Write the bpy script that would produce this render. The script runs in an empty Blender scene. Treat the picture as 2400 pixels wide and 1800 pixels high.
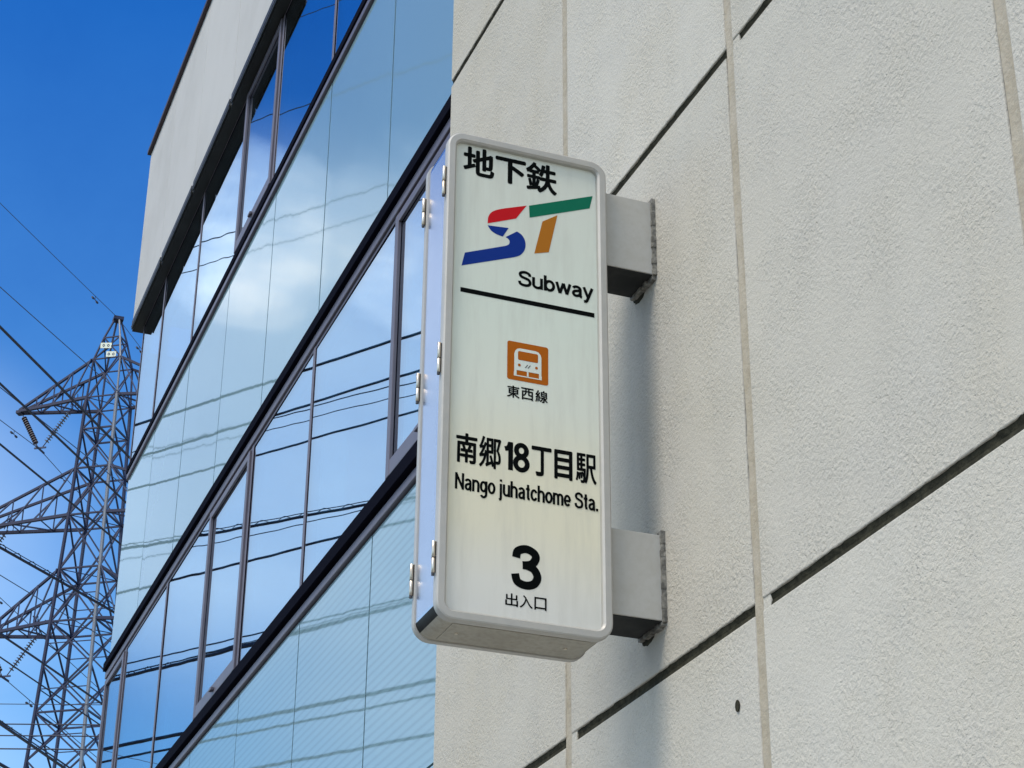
import bpy, math, random
from mathutils import Vector, Matrix, Euler
random.seed(7)
R = math.radians
sc = bpy.context.scene
C = sc.collection

# ------------------------------------------------------------------ camera
EYE = 1.6
cam_d = bpy.data.cameras.new('camera'); cam = bpy.data.objects.new('camera', cam_d); C.objects.link(cam)
RC = ((0.9332837490243897, -0.3590558386288602, 0.007768433143542022),
      (0.16974635372035776, 0.4219484251383794, -0.8905872792275245),
      (0.3164926842845234, 0.8324892979911317, 0.454746027497338))
FPX = 4560.7866
CAM = Vector((-2.0, 0.0, EYE))
m = Matrix(((RC[0][0], -RC[1][0], -RC[2][0], CAM.x), (RC[0][1], -RC[1][1], -RC[2][1], CAM.y),
            (RC[0][2], -RC[1][2], -RC[2][2], CAM.z), (0, 0, 0, 1)))
cam.matrix_world = m
cam_d.sensor_width = 36; cam_d.lens = FPX / 2400 * 36
cam_d.clip_start = 0.05; cam_d.clip_end = 3000
sc.camera = cam

# ------------------------------------------------------------------ light
SUN_EL, SUN_AZ = R(54), R(250)           # azimuth clockwise from +Y: from the street, a little behind the camera
sunv = Vector((math.sin(SUN_AZ) * math.cos(SUN_EL), math.cos(SUN_AZ) * math.cos(SUN_EL), math.sin(SUN_EL)))
sd = bpy.data.lights.new('sun', 'SUN'); sd.energy = 1.5; sd.angle = R(22); sd.color = (1.0, 0.90, 0.76)
so = bpy.data.objects.new('sun', sd); C.objects.link(so)
so.rotation_euler = sunv.to_track_quat('Z', 'Y').to_euler(); so.location = (-20, -10, 40)

world = bpy.data.worlds.new('World'); sc.world = world; world.use_nodes = True
nt = world.node_tree; nt.nodes.clear()
def N(tree, t, **kw):
    n = tree.nodes.new(t)
    for k, v in kw.items():
        if k.startswith('i_'): n.inputs[k[2:].replace('_', ' ')].default_value = v
        else: setattr(n, k, v)
    return n
def math_n(tree, op, a, b=None, clamp=False):
    n = tree.nodes.new('ShaderNodeMath'); n.operation = op; n.use_clamp = clamp
    for i, v in enumerate((a, b)):
        if v is None: continue
        if isinstance(v, (int, float)): n.inputs[i].default_value = v
        else: tree.links.new(v, n.inputs[i])
    return n.outputs[0]
def ramp(tree, fac, stops, interp='LINEAR'):
    n = tree.nodes.new('ShaderNodeValToRGB'); n.color_ramp.interpolation = interp
    e = n.color_ramp.elements
    while len(e) < len(stops): e.new(0.5)
    for i, (p, c) in enumerate(stops):
        e[i].position = p; e[i].color = c if len(c) == 4 else (*c, 1)
    tree.links.new(fac, n.inputs[0]); return n.outputs[0]
def mixc(tree, fac, a, b, mode='MIX'):
    n = tree.nodes.new('ShaderNodeMix'); n.data_type = 'RGBA'; n.blend_type = mode
    for s, v in ((0, fac), (6, a), (7, b)):
        if isinstance(v, (int, float)): n.inputs[s].default_value = v
        elif isinstance(v, tuple): n.inputs[s].default_value = v if len(v) == 4 else (*v, 1)
        else: tree.links.new(v, n.inputs[s])
    return n.outputs[2]

sky = N(nt, 'ShaderNodeTexSky', sky_type='NISHITA', sun_disc=False, sun_elevation=SUN_EL, sun_rotation=SUN_AZ,
        air_density=1.0, dust_density=0.3, ozone_density=2.5)
geo = N(nt, 'ShaderNodeTexCoord')
sep = N(nt, 'ShaderNodeSeparateXYZ'); nt.links.new(geo.outputs['Generated'], sep.inputs[0])
# deepen the blue towards the zenith the way the photograph has it
tint = ramp(nt, sep.outputs[2], [(0.0, (.74, .82, .88)), (.25, (.50, .75, .87)), (.45, (.24, .55, .83)), (.62, (.055, .36, .76)), (1.0, (.09, .38, .76))])
n0 = N(nt, 'ShaderNodeTexNoise', i_Scale=9.0, i_Detail=6.0, i_Roughness=0.62); nt.links.new(geo.outputs['Generated'], n0.inputs['Vector'])
veil = ramp(nt, n0.outputs[0], [(.30, (.80, .87, .92)), (.72, (1.03, 1.02, 1.0))])      # faint uneven veil
skyc = mixc(nt, 1.0, mixc(nt, 1.0, sky.outputs[0], tint, 'MULTIPLY'), veil, 'MULTIPLY')
# clouds: drifting cumulus and thin veil on a flat cloud deck
den = math_n(nt, 'ADD', math_n(nt, 'MAXIMUM', sep.outputs[2], 0.0), 0.10)
cx = math_n(nt, 'DIVIDE', sep.outputs[0], den); cy = math_n(nt, 'DIVIDE', sep.outputs[1], den)
comb = N(nt, 'ShaderNodeCombineXYZ'); nt.links.new(cx, comb.inputs[0]); nt.links.new(cy, comb.inputs[1])
n1 = N(nt, 'ShaderNodeTexNoise', i_Scale=1.9, i_Detail=9.0, i_Roughness=0.56); nt.links.new(comb.outputs[0], n1.inputs['Vector'])
n2 = N(nt, 'ShaderNodeTexNoise', i_Scale=0.55, i_Detail=3.0, i_Roughness=0.5)
off = N(nt, 'ShaderNodeVectorMath', operation='ADD'); off.inputs[1].default_value = (3.1, 7.7, 0)
nt.links.new(comb.outputs[0], off.inputs[0]); nt.links.new(off.outputs[0], n2.inputs['Vector'])
def bank(el, az, size, soft):            # a cloud bank centred on a direction
    d = (math.sin(R(az)) * math.cos(R(el)), math.cos(R(az)) * math.cos(R(el)), math.sin(R(el)))
    v = N(nt, 'ShaderNodeVectorMath', operation='DISTANCE'); v.inputs[1].default_value = d
    nt.links.new(geo.outputs['Generated'], v.inputs[0])
    mr = N(nt, 'ShaderNodeMapRange', interpolation_type='SMOOTHSTEP')
    nt.links.new(v.outputs['Value'], mr.inputs[0])
    for i, val in ((1, size), (2, size * soft), (3, 1.0), (4, 0.0)): mr.inputs[i].default_value = val
    return mr.outputs[0]
BANKS = [(31.5, -11.5, .035, 2.2, .52), (32.0, -18, .045, 2.0, .42), (48, -95, .60, 1.6, .60), (45, -165, .60, 1.6, .60), (12, -16, .04, 2.0, .22), (18, -45, .2, 2.0, .3)]  # large banks beside and behind the camera are unseen, added for neutral fill
VEILS = [(25.5, -12.5, .075, 2.3, .62), (22, -24, .12, 2.0, .55), (21, 1.5, .04, 3.2, .26), (14, 4, .03, 3.0, .18)]
tot = None
for el, az, s, sf, a in BANKS:
    b = math_n(nt, 'MULTIPLY', bank(el, az, s, sf), a)
    tot = b if tot is None else math_n(nt, 'MAXIMUM', tot, b)
cl = math_n(nt, 'ADD', math_n(nt, 'ADD', math_n(nt, 'MULTIPLY', n1.outputs[0], 1.7), math_n(nt, 'MULTIPLY', n2.outputs[0], 0.5)), tot)
mask = ramp(nt, math_n(nt, 'SUBTRACT', cl, 0.88), [(.45, (0, 0, 0)), (.62, (.35, .35, .35)), (.85, (1, 1, 1))], 'EASE')
cloudc = ramp(nt, n1.outputs[0], [(.35, (2.4, 3.5, 5.5)), (.48, (3.6, 4.6, 6.2)), (.62, (6.4, 6.5, 6.6))])
vt = None
for el_, az_, s__, sf, a in VEILS:
    b = math_n(nt, 'MULTIPLY', bank(el_, az_, s__, sf), a)
    vt = b if vt is None else math_n(nt, 'MAXIMUM', vt, b)
vt = math_n(nt, 'MULTIPLY', vt, math_n(nt, 'ADD', math_n(nt, 'MULTIPLY', n1.outputs[0], 1.2), .45), True)
allc = mixc(nt, mask, mixc(nt, vt, skyc, (3.4, 4.3, 5.4)), cloudc)
bg = N(nt, 'ShaderNodeBackground'); bg.inputs[1].default_value = 0.15
nt.links.new(allc, bg.inputs[0])
wo = N(nt, 'ShaderNodeOutputWorld'); nt.links.new(bg.outputs[0], wo.inputs[0])

vs = sc.view_settings
vs.view_transform = 'Standard'; vs.look = 'None'; vs.gamma = 1; vs.use_curve_mapping = False; vs.exposure = 0.78

# ------------------------------------------------------------------ materials
def mat(name, base, rough=0.6, metal=0.0, ior=1.5, bump=None, vary=None, spec=None, coat=0):
    """bump: list of (scale, distance, detail); vary: (scale, colour, amount)"""
    M = bpy.data.materials.new(name); M.use_nodes = True; t = M.node_tree
    p = t.nodes['Principled BSDF']
    p.inputs['Base Color'].default_value = (*base, 1); p.inputs['Roughness'].default_value = rough
    p.inputs['Metallic'].default_value = metal; p.inputs['IOR'].default_value = ior
    if spec is not None: p.inputs['Specular IOR Level'].default_value = spec
    p.inputs['Coat Weight'].default_value = coat
    tc = N(t, 'ShaderNodeTexCoord')
    geo_ = N(t, 'ShaderNodeNewGeometry')
    col = None
    for (s, c2, a) in (vary or []):
        nz = N(t, 'ShaderNodeTexNoise', i_Scale=s, i_Detail=5.0, i_Roughness=0.6)
        t.links.new(geo_.outputs['Position'], nz.inputs['Vector'])
        f = ramp(t, nz.outputs[0], [(.42, (0, 0, 0)), (.68, (a, a, a))])
        col = mixc(t, f, col if col is not None else (*base, 1), (*c2, 1))
    if col is not None: t.links.new(col, p.inputs['Base Color'])
    prev = None
    for (s, d, det) in (bump or []):
        nz = N(t, 'ShaderNodeTexNoise', i_Scale=s, i_Detail=det, i_Roughness=0.55)
        t.links.new(geo_.outputs['Position'], nz.inputs['Vector'])
        b = N(t, 'ShaderNodeBump'); b.inputs['Distance'].default_value = d; b.inputs['Strength'].default_value = 1
        t.links.new(nz.outputs[0], b.inputs['Height'])
        if prev is not None: t.links.new(prev, b.inputs['Normal'])
        prev = b.outputs[0]
    if prev is not None: t.links.new(prev, p.inputs['Normal'])
    return M, t, p

stucco, st_, sp_ = mat('stucco', (.52, .492, .425), .85, vary=[(.8, (.50, .455, .36), .75), (2.3, (.525, .50, .445), .5), (7, (.46, .44, .39), .3), (140, (.40, .38, .34), .35)],
                 spec=.2)
# trowelled spatter relief: sparse ridges and pits over a fairly smooth ground, patchy in strength
def spatter(t, p):
    g = N(t, 'ShaderNodeNewGeometry')
    def nz(sc_, det, dist=0.0):
        n = N(t, 'ShaderNodeTexNoise', i_Scale=sc_, i_Detail=det, i_Roughness=.55, i_Distortion=dist); t.links.new(g.outputs['Position'], n.inputs['Vector']); return n.outputs[0]
    patch = ramp(t, nz(3.2, 4), [(.36, (.35,) * 3), (.62, (1,) * 3)])
    a = ramp(t, nz(78, 4, .3), [(.40, (0,) * 3), (.52, (.35,) * 3), (.60, (.55,) * 3), (.72, (1,) * 3)])
    c = ramp(t, nz(120, 2), [(.30, (0,) * 3), (.42, (.8,) * 3), (.60, (.9,) * 3), (.75, (1,) * 3)])
    h = math_n(t, 'ADD', math_n(t, 'MULTIPLY', math_n(t, 'MULTIPLY', a, patch), .0022), math_n(t, 'MULTIPLY', math_n(t, 'MULTIPLY', c, patch), .0016))
    h = math_n(t, 'ADD', h, math_n(t, 'MULTIPLY', nz(260, 2), .0013))
    h = math_n(t, 'ADD', h, math_n(t, 'MULTIPLY', nz(4.0, 2), .007))
    b = N(t, 'ShaderNodeBump'); b.inputs['Distance'].default_value = 1; b.inputs['Strength'].default_value = 1
    t.links.new(h, b.inputs['Height']); t.links.new(b.outputs[0], p.inputs['Normal'])
    oi = N(t, 'ShaderNodeObjectInfo'); k0 = p.inputs['Base Color'].links[0].from_socket
    tone = ramp(t, oi.outputs['Random'], [(0, (.955, .95, .94)), (1, (1.03, 1.03, 1.03))])
    t.links.new(mixc(t, 1.0, k0, tone, 'MULTIPLY'), p.inputs['Base Color'])
    # rain streaks and grime, stretched down the wall
    st = N(t, 'ShaderNodeMapping'); st.inputs['Scale'].default_value = (1, 5, .45); t.links.new(g.outputs['Position'], st.inputs[0])
    n = N(t, 'ShaderNodeTexNoise', i_Scale=2.2, i_Detail=6.0, i_Roughness=.65); t.links.new(st.outputs[0], n.inputs['Vector'])
    f = ramp(t, n.outputs[0], [(.52, (0,) * 3), (.85, (.26,) * 3)])
    src = p.inputs['Base Color'].links[0].from_socket
    t.links.new(mixc(t, f, src, (.36, .34, .29, 1)), p.inputs['Base Color'])
spatter(st_, sp_)
sealant, _, _ = mat('beige_sealant', (.37, .325, .245), .85, vary=[(60, (.30, .25, .18), .6), (9, (.44, .395, .32), .6)], bump=[(90, .003, 4)])
dark_m, _, _ = mat('dark_joint', (.030, .029, .021), .95, vary=[(40, (.07, .066, .045), .6)], bump=[(70, .005, 4)], spec=.05)
flange_m, _, _ = mat('old_grey_sealant', (.11, .105, .09), .85, vary=[(45, (.34, .32, .27), .8)], bump=[(60, .006, 4)])
core_m, _, _ = mat('core_concrete', (.25, .25, .24), .9)
alu, _, _ = mat('satin_aluminium', (.43, .415, .375), .5, .25, vary=[(3, (.50, .49, .47), .5), (25, (.52, .49, .43), .35)], bump=[(300, .0003, 2)])
steel_side, _, _ = mat('polished_side_steel', (.64, .64, .68), .26, 1.0, vary=[(6, (.56, .56, .60), .5)], bump=[(5, .0006, 1)])
hinge_m, _, _ = mat('worn_hinge_steel', (.62, .57, .48), .35, 1.0, vary=[(40, (.42, .30, .18), .7)])
dark_pin, _, _ = mat('dark_pin', (.03, .03, .035), .5)
arm_m, _, _ = mat('painted_bracket_grey', (.46, .445, .40), .6, vary=[(8, (.41, .385, .33), .6), (60, (.38, .35, .29), .3)], spec=.2)
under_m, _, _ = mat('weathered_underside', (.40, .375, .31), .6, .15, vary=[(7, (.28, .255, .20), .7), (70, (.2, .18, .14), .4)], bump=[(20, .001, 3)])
dark_under_m, _, _ = mat('dark_underside', (.016, .017, .016), .6, vary=[(15, (.045, .045, .042), .6)], spec=.15)  # near-black colour for downward-facing corners and the arm undersides
black, _, _ = mat('black_film', (.002, .003, .003), .5, spec=.04)
red, _, _ = mat('red_film', (.52, .006, .012), .5, spec=.12)
blue, _, _ = mat('blue_film', (.003, .028, .21), .5, spec=.12)
green, _, _ = mat('green_film', (.002, .14, .075), .5, spec=.12)
orange, _, _ = mat('orange_film', (.40, .14, .012), .5, spec=.12)
brown, _, _ = mat('rust_orange_film', (.40, .10, .004), .5, spec=.12)
white_film, _, _ = mat('white_film', (.66, .70, .62), .45)

# acrylic face, creamier in its lower third, greyer at the very bottom
face_m, ft, fp = mat('acrylic_face', (.58, .64, .56), .25, bump=[(3, .0008, 1)], spec=.3)
g_ = N(ft, 'ShaderNodeNewGeometry'); s_ = N(ft, 'ShaderNodeSeparateXYZ'); ft.links.new(g_.outputs['Position'], s_.inputs[0])
mr_ = N(ft, 'ShaderNodeMapRange'); ft.links.new(s_.outputs[2], mr_.inputs[0])
mr_.inputs[1].default_value = 1.602 + EYE; mr_.inputs[2].default_value = 2.991 + EYE
nz_ = N(ft, 'ShaderNodeTexNoise', i_Scale=4.0, i_Detail=3.0); ft.links.new(g_.outputs['Position'], nz_.inputs['Vector'])
w_ = math_n(ft, 'ADD', mr_.outputs[0], math_n(ft, 'MULTIPLY', math_n(ft, 'SUBTRACT', nz_.outputs[0], .5), .08))
ft.links.new(ramp(ft, w_, [(.0, (.68, .67, .62)), (.08, (.72, .70, .62)), (.20, (.77, .72, .545)), (.30, (.765, .72, .54)), (.44, (.715, .73, .62)), (.62, (.68, .725, .62)), (1, (.66, .67, .58))]), fp.inputs['Base Color'])
_src = fp.inputs['Base Color'].links[0].from_socket          # dust film and rain marks on the plastic
_mp = N(ft, 'ShaderNodeMapping'); _mp.inputs['Scale'].default_value = (14, 1, 1.6); ft.links.new(g_.outputs['Position'], _mp.inputs[0])
_n = N(ft, 'ShaderNodeTexNoise', i_Scale=2.5, i_Detail=7.0, i_Roughness=.65); ft.links.new(_mp.outputs[0], _n.inputs['Vector'])
ft.links.new(mixc(ft, ramp(ft, _n.outputs[0], [(.45, (0,) * 3), (.8, (.30,) * 3)]), _src, (.45, .43, .36, 1)), fp.inputs['Base Color'])

frame_m, _, _ = mat('bronze_anodised_frame', (.15, .135, .16), .45, .4, vary=[(3, (.10, .09, .115), .5)])
hood_m, _, _ = mat('black_hood', (.004, .004, .009), .8, spec=.02)
trim_m, _, _ = mat('soffit_black', (.012, .013, .012), .5, vary=[(4, (.024, .025, .023), .6)], spec=.2)
fascia_m, _, _ = mat('fascia_panel_grey', (.46, .445, .415), .7, vary=[(1.5, (.38, .365, .33), .6), (.35, (.49, .475, .44), .7)], bump=[(40, .0006, 3)])
cope_m, _, _ = mat('brown_coping', (.035, .018, .022), .5, .3)
curtain_m, _, _ = mat('white_curtain', (.78, .80, .80), .9)
ceil_m, _, _ = mat('ceiling_tile', (.60, .62, .62), .9)
blind_m, _, _ = mat('pale_blind', (.55, .60, .60), .8)
inner_m, _, _ = mat('dim_interior', (.10, .11, .12), .9)
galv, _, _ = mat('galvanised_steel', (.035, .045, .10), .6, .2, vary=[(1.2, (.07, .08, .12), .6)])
galv_lit, _, _ = mat('sunlit_galvanised_tube', (.19, .20, .22), .5, .4)
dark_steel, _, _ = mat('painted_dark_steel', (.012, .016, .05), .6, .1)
porc, _, _ = mat('dark_insulator', (.045, .03, .04), .25)
cable_m, _, _ = mat('black_cable', (.012, .013, .03), .5)
alu_wire, _, _ = mat('weathered_conductor', (.10, .11, .14), .5, .5)
plate_m, _, _ = mat('number_plate_cream', (.75, .76, .60), .5)
asphalt, _, _ = mat('asphalt', (.055, .055, .057), .9, vary=[(3, (.075, .075, .075), .6)], bump=[(60, .004, 4)])
paving, _, _ = mat('concrete_paving', (.36, .35, .33), .85, vary=[(2, (.3, .29, .27), .6)], bump=[(50, .002, 3)])
soil, _, _ = mat('ground_mixed', (.20, .20, .17), .95, vary=[(.05, (.12, .14, .07), .7)])
paint_m, _, _ = mat('road_paint', (.75, .75, .73), .7)

# spandrel glass: tinted reflective glass over a pale back panel
def spandrel(name, base, stripes):
    M, t, p = mat(name, base, .025, 0, 1.95, vary=[(.35, tuple(c * .93 for c in base), .8)], bump=[(.9, .0009, 1), (3.5, .0002, 1)])
    oi = N(t, 'ShaderNodeObjectInfo'); k0 = p.inputs['Base Color'].links[0].from_socket
    t.links.new(mixc(t, 1.0, k0, ramp(t, oi.outputs['Random'], [(0, (.93, .94, .95)), (1, (1.05, 1.05, 1.04))]), 'MULTIPLY'), p.inputs['Base Color'])
    if stripes:
        g = N(t, 'ShaderNodeTexCoord'); s = N(t, 'ShaderNodeSeparateXYZ'); t.links.new(g.outputs['Object'], s.inputs[0])
        fr = math_n(t, 'FRACT', math_n(t, 'MULTIPLY', s.outputs[2], 1 / .0425))
        k = ramp(t, fr, [(.0, (0, 0, 0)), (.30, (1, 1, 1)), (.34, (1, 1, 1)), (.62, (0, 0, 0))])
        src = p.inputs['Base Color'].links[0].from_socket
        t.links.new(mixc(t, math_n(t, 'MULTIPLY', k, .32), src, (.07, .11, .13, 1)), p.inputs['Base Color'])
    return M
span_m = spandrel('spandrel_glass', (.22, .345, .385), False)
span_s = spandrel('ribbed_spandrel_glass', (.21, .34, .39), True)

glass_m = bpy.data.materials.new('coated_window_glass'); glass_m.use_nodes = True; t = glass_m.node_tree; t.nodes.clear()
gl = N(t, 'ShaderNodeBsdfGlossy'); gl.inputs['Roughness'].default_value = 0.0; gl.inputs['Color'].default_value = (.84, .94, 1.0, 1)
tr = N(t, 'ShaderNodeBsdfTransparent'); tr.inputs[0].default_value = (.42, .62, .70, 1)
fz = N(t, 'ShaderNodeLayerWeight'); fz.inputs[0].default_value = .5
gp = N(t, 'ShaderNodeNewGeometry'); nz = N(t, 'ShaderNodeTexNoise', i_Scale=.9, i_Detail=1.0); t.links.new(gp.outputs['Position'], nz.inputs['Vector'])
bp = N(t, 'ShaderNodeBump'); bp.inputs['Distance'].default_value = .0009; bp.inputs['Strength'].default_value = 1; t.links.new(nz.outputs[0], bp.inputs['Height'])
t.links.new(bp.outputs[0], gl.inputs['Normal'])
mx = N(t, 'ShaderNodeMixShader'); t.links.new(math_n(t, 'ADD', math_n(t, 'MULTIPLY', fz.outputs['Facing'], .50), .25), mx.inputs[0]); t.links.new(tr.outputs[0], mx.inputs[1]); t.links.new(gl.outputs[0], mx.inputs[2])
ou = N(t, 'ShaderNodeOutputMaterial'); t.links.new(mx.outputs[0], ou.inputs[0])

# ------------------------------------------------------------------ mesh helpers
class MB:
    def __init__(s): s.v = []; s.f = []
    def quadbox(s, c8):
        b = len(s.v); s.v += [tuple(c) for c in c8]
        s.f += [[b + i for i in q] for q in ((0, 3, 2, 1), (4, 5, 6, 7), (0, 1, 5, 4), (1, 2, 6, 5), (2, 3, 7, 6), (3, 0, 4, 7))]
    def box(s, x0, x1, y0, y1, z0, z1):
        s.quadbox([(x0, y0, z0), (x1, y0, z0), (x1, y1, z0), (x0, y1, z0), (x0, y0, z1), (x1, y0, z1), (x1, y1, z1), (x0, y1, z1)])
    def bar(s, a, b, w, h=None):
        a = Vector(a); b = Vector(b); d = (b - a).normalized(); h = h or w
        up = Vector((0, 0, 1)) if abs(d.z) < .95 else Vector((1, 0, 0))
        r = d.cross(up).normalized() * w / 2; u = r.cross(d).normalized() * h / 2
        s.quadbox([a - r - u, a + r - u, a + r + u, a - r + u, b - r - u, b + r - u, b + r + u, b - r + u])
    def tube(s, pts, rad, n=6, cap=True):
        pts = [Vector(p) for p in pts]; base = len(s.v); prev = None
        rads = rad if isinstance(rad, (list, tuple)) else [rad] * len(pts)
        for i, p in enumerate(pts):
            d = (pts[min(i + 1, len(pts) - 1)] - pts[max(i - 1, 0)]).normalized()
            if prev is None:
                up = Vector((0, 0, 1)) if abs(d.z) < .9 else Vector((1, 0, 0)); prev = d.cross(up).normalized()
            r = (prev - d * prev.dot(d)).normalized(); prev = r; u = d.cross(r)
            for k in range(n):
                a = 2 * math.pi * k / n; s.v.append(tuple(p + (r * math.cos(a) + u * math.sin(a)) * rads[i]))
        for i in range(len(pts) - 1):
            for k in range(n):
                a0 = base + i * n + k; a1 = base + i * n + (k + 1) % n
                s.f.append([a0, a1, a1 + n, a0 + n])
        if cap:
            s.f.append([base + k for k in range(n)][::-1]); e = base + (len(pts) - 1) * n; s.f.append([e + k for k in range(n)])
    def prism(s, poly, axis_y0, axis_y1):      # poly in (x,z), extruded along y
        b = len(s.v); n = len(poly)
        s.v += [(x, axis_y0, z) for x, z in poly] + [(x, axis_y1, z) for x, z in poly]
        s.f.append(list(range(b, b + n))); s.f.append(list(range(b + n, b + 2 * n))[::-1])
        for i in range(n): j = (i + 1) % n; s.f.append([b + i, b + n + i, b + n + j, b + j])
    def ring(s, outer, inner, y0, y1):
        n = len(outer); b = len(s.v)
        for poly, y in ((outer, y0), (inner, y0), (outer, y1), (inner, y1)): s.v += [(x, y, z) for x, z in poly]
        for i in range(n):
            j = (i + 1) % n
            s.f += [[b + i, b + n + i, b + n + j, b + j], [b + 2 * n + i, b + 2 * n + j, b + 3 * n + j, b + 3 * n + i],
                    [b + i, b + j, b + 2 * n + j, b + 2 * n + i], [b + n + i, b + 3 * n + i, b + 3 * n + j, b + n + j]]
    def mesh(s, name, m, smooth=False):
        me = bpy.data.meshes.new(name); me.from_pydata(s.v, [], s.f); me.validate(); me.update()
        import bmesh
        bm = bmesh.new(); bm.from_mesh(me); bmesh.ops.recalc_face_normals(bm, faces=bm.faces); bm.to_mesh(me); bm.free()
        if smooth:
            for p in me.polygons: p.use_smooth = True
        if m: me.materials.append(m)
        return me
def obj(name, mb, m, parent=None, smooth=False, bevel=0, seg=2, loc=None):
    me = mb.mesh(name, m, smooth) if isinstance(mb, MB) else mb
    o = bpy.data.objects.new(name, me); C.objects.link(o)
    if parent: o.parent = parent
    if loc is not None: o.location = loc
    if bevel:
        b = o.modifiers.new('bevel', 'BEVEL'); b.width = bevel; b.segments = seg; b.limit_method = 'ANGLE'
    return o
def tag(o, label, cat, group=None):
    o['label'] = label; o['category'] = cat
    if group: o['group'] = group
    return o
def thing(name, label, cat, loc=(0, 0, 0), group=None):
    o = bpy.data.objects.new(name, None); C.objects.link(o); o.location = loc; o.empty_display_size = .2
    return tag(o, label, cat, group)
def structure(o, label, cat):
    o['kind'] = 'structure'; o['label'] = label; return o
def bx(*a):
    b = MB(); b.box(*a); return b
def cbox(name, x0, x1, y0, y1, z0, z1, m, parent, bevel=0, rot=None):
    """box whose origin sits at its centre"""
    cx_, cy_, cz_ = (x0 + x1) / 2, (y0 + y1) / 2, (z0 + z1) / 2
    o = obj(name, bx(x0 - cx_, x1 - cx_, y0 - cy_, y1 - cy_, z0 - cz_, z1 - cz_), m, parent, bevel=bevel, loc=(cx_, cy_, cz_))
    if rot: o.rotation_euler = rot
    return o

# ------------------------------------------------------------------ setting: ground and street
structure(obj('ground', bx(-1500, 1500, -1500, 1500, -.30, -.15), soil), 'flat open ground of the district around the street', 'ground')
structure(obj('road', bx(-13.0, -3.6, -120, 140, -.15, -.12), asphalt), 'dark asphalt road along the buildings', 'road')
structure(obj('pavement', bx(-3.44, 0.45, -120, 60, -.15, 0.0), paving), 'pale concrete pavement at the foot of the walls', 'pavement')
structure(obj('kerb', bx(-3.6, -3.44, -120, 60, -.15, .012), fascia_m, bevel=.015), 'concrete kerb between pavement and road', 'kerb')
structure(obj('centre_line', bx(-8.36, -8.24, -120, 140, -.12, -.116), paint_m), 'white painted line along the middle of the road', 'road marking')
structure(obj('far_pavement', bx(-16, -13.0, -120, 140, -.15, 0.0), paving), 'pavement on the far side of the road', 'pavement')

# ------------------------------------------------------------------ near building: textured panel wall
wall = thing('rendered_panel_building', 'pale grey rough textured panel wall at the right, carrying the station sign', 'building')
YE = 5.962
ys = [-3.054, -1.932, -.81, .312, 1.434, 2.556, 3.680, 4.802, YE]
zs = [0.0, .06, 1.60, 3.157, 4.712, 6.13, 7.68, 9.23, 10.75]
cbox('wall_core', .10, 7.0, ys[0] - .01, YE - .06, 0.0, 10.70, core_m, wall)
SW, GW = .040, .028
for i in range(len(ys) - 1):
    for j in range(len(zs) - 1):
        y0 = ys[i] + (SW / 2 if i else 0); y1 = ys[i + 1] - (SW / 2 if i < len(ys) - 2 else 0)
        z0 = zs[j] + (GW / 2 if j else 0); z1 = zs[j + 1] - GW / 2
        cbox('wall_panel', 0, .098, y0, y1, z0, z1, stucco, wall, bevel=.0035)
def wobble_strip(y, z0, z1, w, x0, x1, n=60):      # sealant bead with a hand-tooled uneven edge
    b = MB()
    ph = [random.uniform(0, 6.3) for _ in range(6)]
    for k in range(n + 1):
        z = z0 + (z1 - z0) * k / n
        lo = lambda i: .0016 * math.sin(z * 2.1 + ph[i]) + .0013 * math.sin(z * 5.3 + ph[i + 1]) + .0010 * math.sin(z * 13 + ph[i + 2])
        a = w / 2 + lo(0) + random.uniform(-.0016, .0016); c = w / 2 + lo(3) + random.uniform(-.0016, .0016); dx = random.uniform(-.0008, .0008)
        b.v += [(x1, y - a, z), (x0 + dx, y - a * .9, z), (x0 + .002 + dx, y, z), (x0 + dx, y + c * .9, z), (x1, y + c, z)]
    for k in range(n):
        q = k * 5
        for e in range(4): b.f.append([q + e, q + e + 1, q + e + 6, q + e + 5])
    return b
for i in range(1, len(ys) - 1):
    obj('sealant_joint', wobble_strip(ys[i], .05, 10.7, SW + .004, .0035, .06, 260), sealant, wall)
for i in range(len(ys) - 1):
    for j in range(1, len(zs) - 1):
        ya = ys[i] + SW / 2 + .002; yb = ys[i + 1] - SW / 2 - .030
        if i == len(ys) - 2: yb = YE - .002
        b = MB(); n = 44
        for k in range(n + 1):
            y = ya + (yb - ya) * k / n; h = GW / 2 + .004; r1, r2 = random.uniform(-.0035, .0025), random.uniform(-.0035, .0025)
            b.v += [(.06, y, zs[j] - h), (.004 + r1, y, zs[j] - h + r2), (.0085, y, zs[j]), (.004 + r2, y, zs[j] + h + r1), (.06, y, zs[j] + h)]
        for k in range(n):
            q = k * 5
            for e in range(4): b.f.append([q + e, q + e + 1, q + e + 6, q + e + 5])
        obj('joint_shadow_strip', b, dark_m, wall)  # shadow of the recessed joint, put in as a dark strip
        if i < len(ys) - 2: # a dab of coating bridges the joint at each crossing
            cbox('joint_plug', .003, .06, ys[i + 1] - SW / 2 - .034, ys[i + 1] - SW / 2 + .002, zs[j] - GW / 2 - .003, zs[j] + GW / 2 + .003, stucco, wall, bevel=.003)
cbox('end_return', .1, 7.0, YE - .058, YE, 0.0, 10.7, stucco, wall)
cbox('coping', -.04, 7.05, ys[0], YE + .04, 10.752, 10.83, alu, wall, bevel=.005)
# small hole left by a plug in the panel, a few specks of dirt
hole = MB(); hole.prism([(0, 0)] * 0 or [(.009 * math.cos(a), .014 * math.sin(a)) for a in [k * math.pi / 5 for k in range(10)]], 0, .003)
h_ = obj('drill_hole', hole, dark_m, wall, loc=(-.0015, 3.797, EYE + 1.360)); h_.rotation_euler = (0, 0, R(90))

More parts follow.
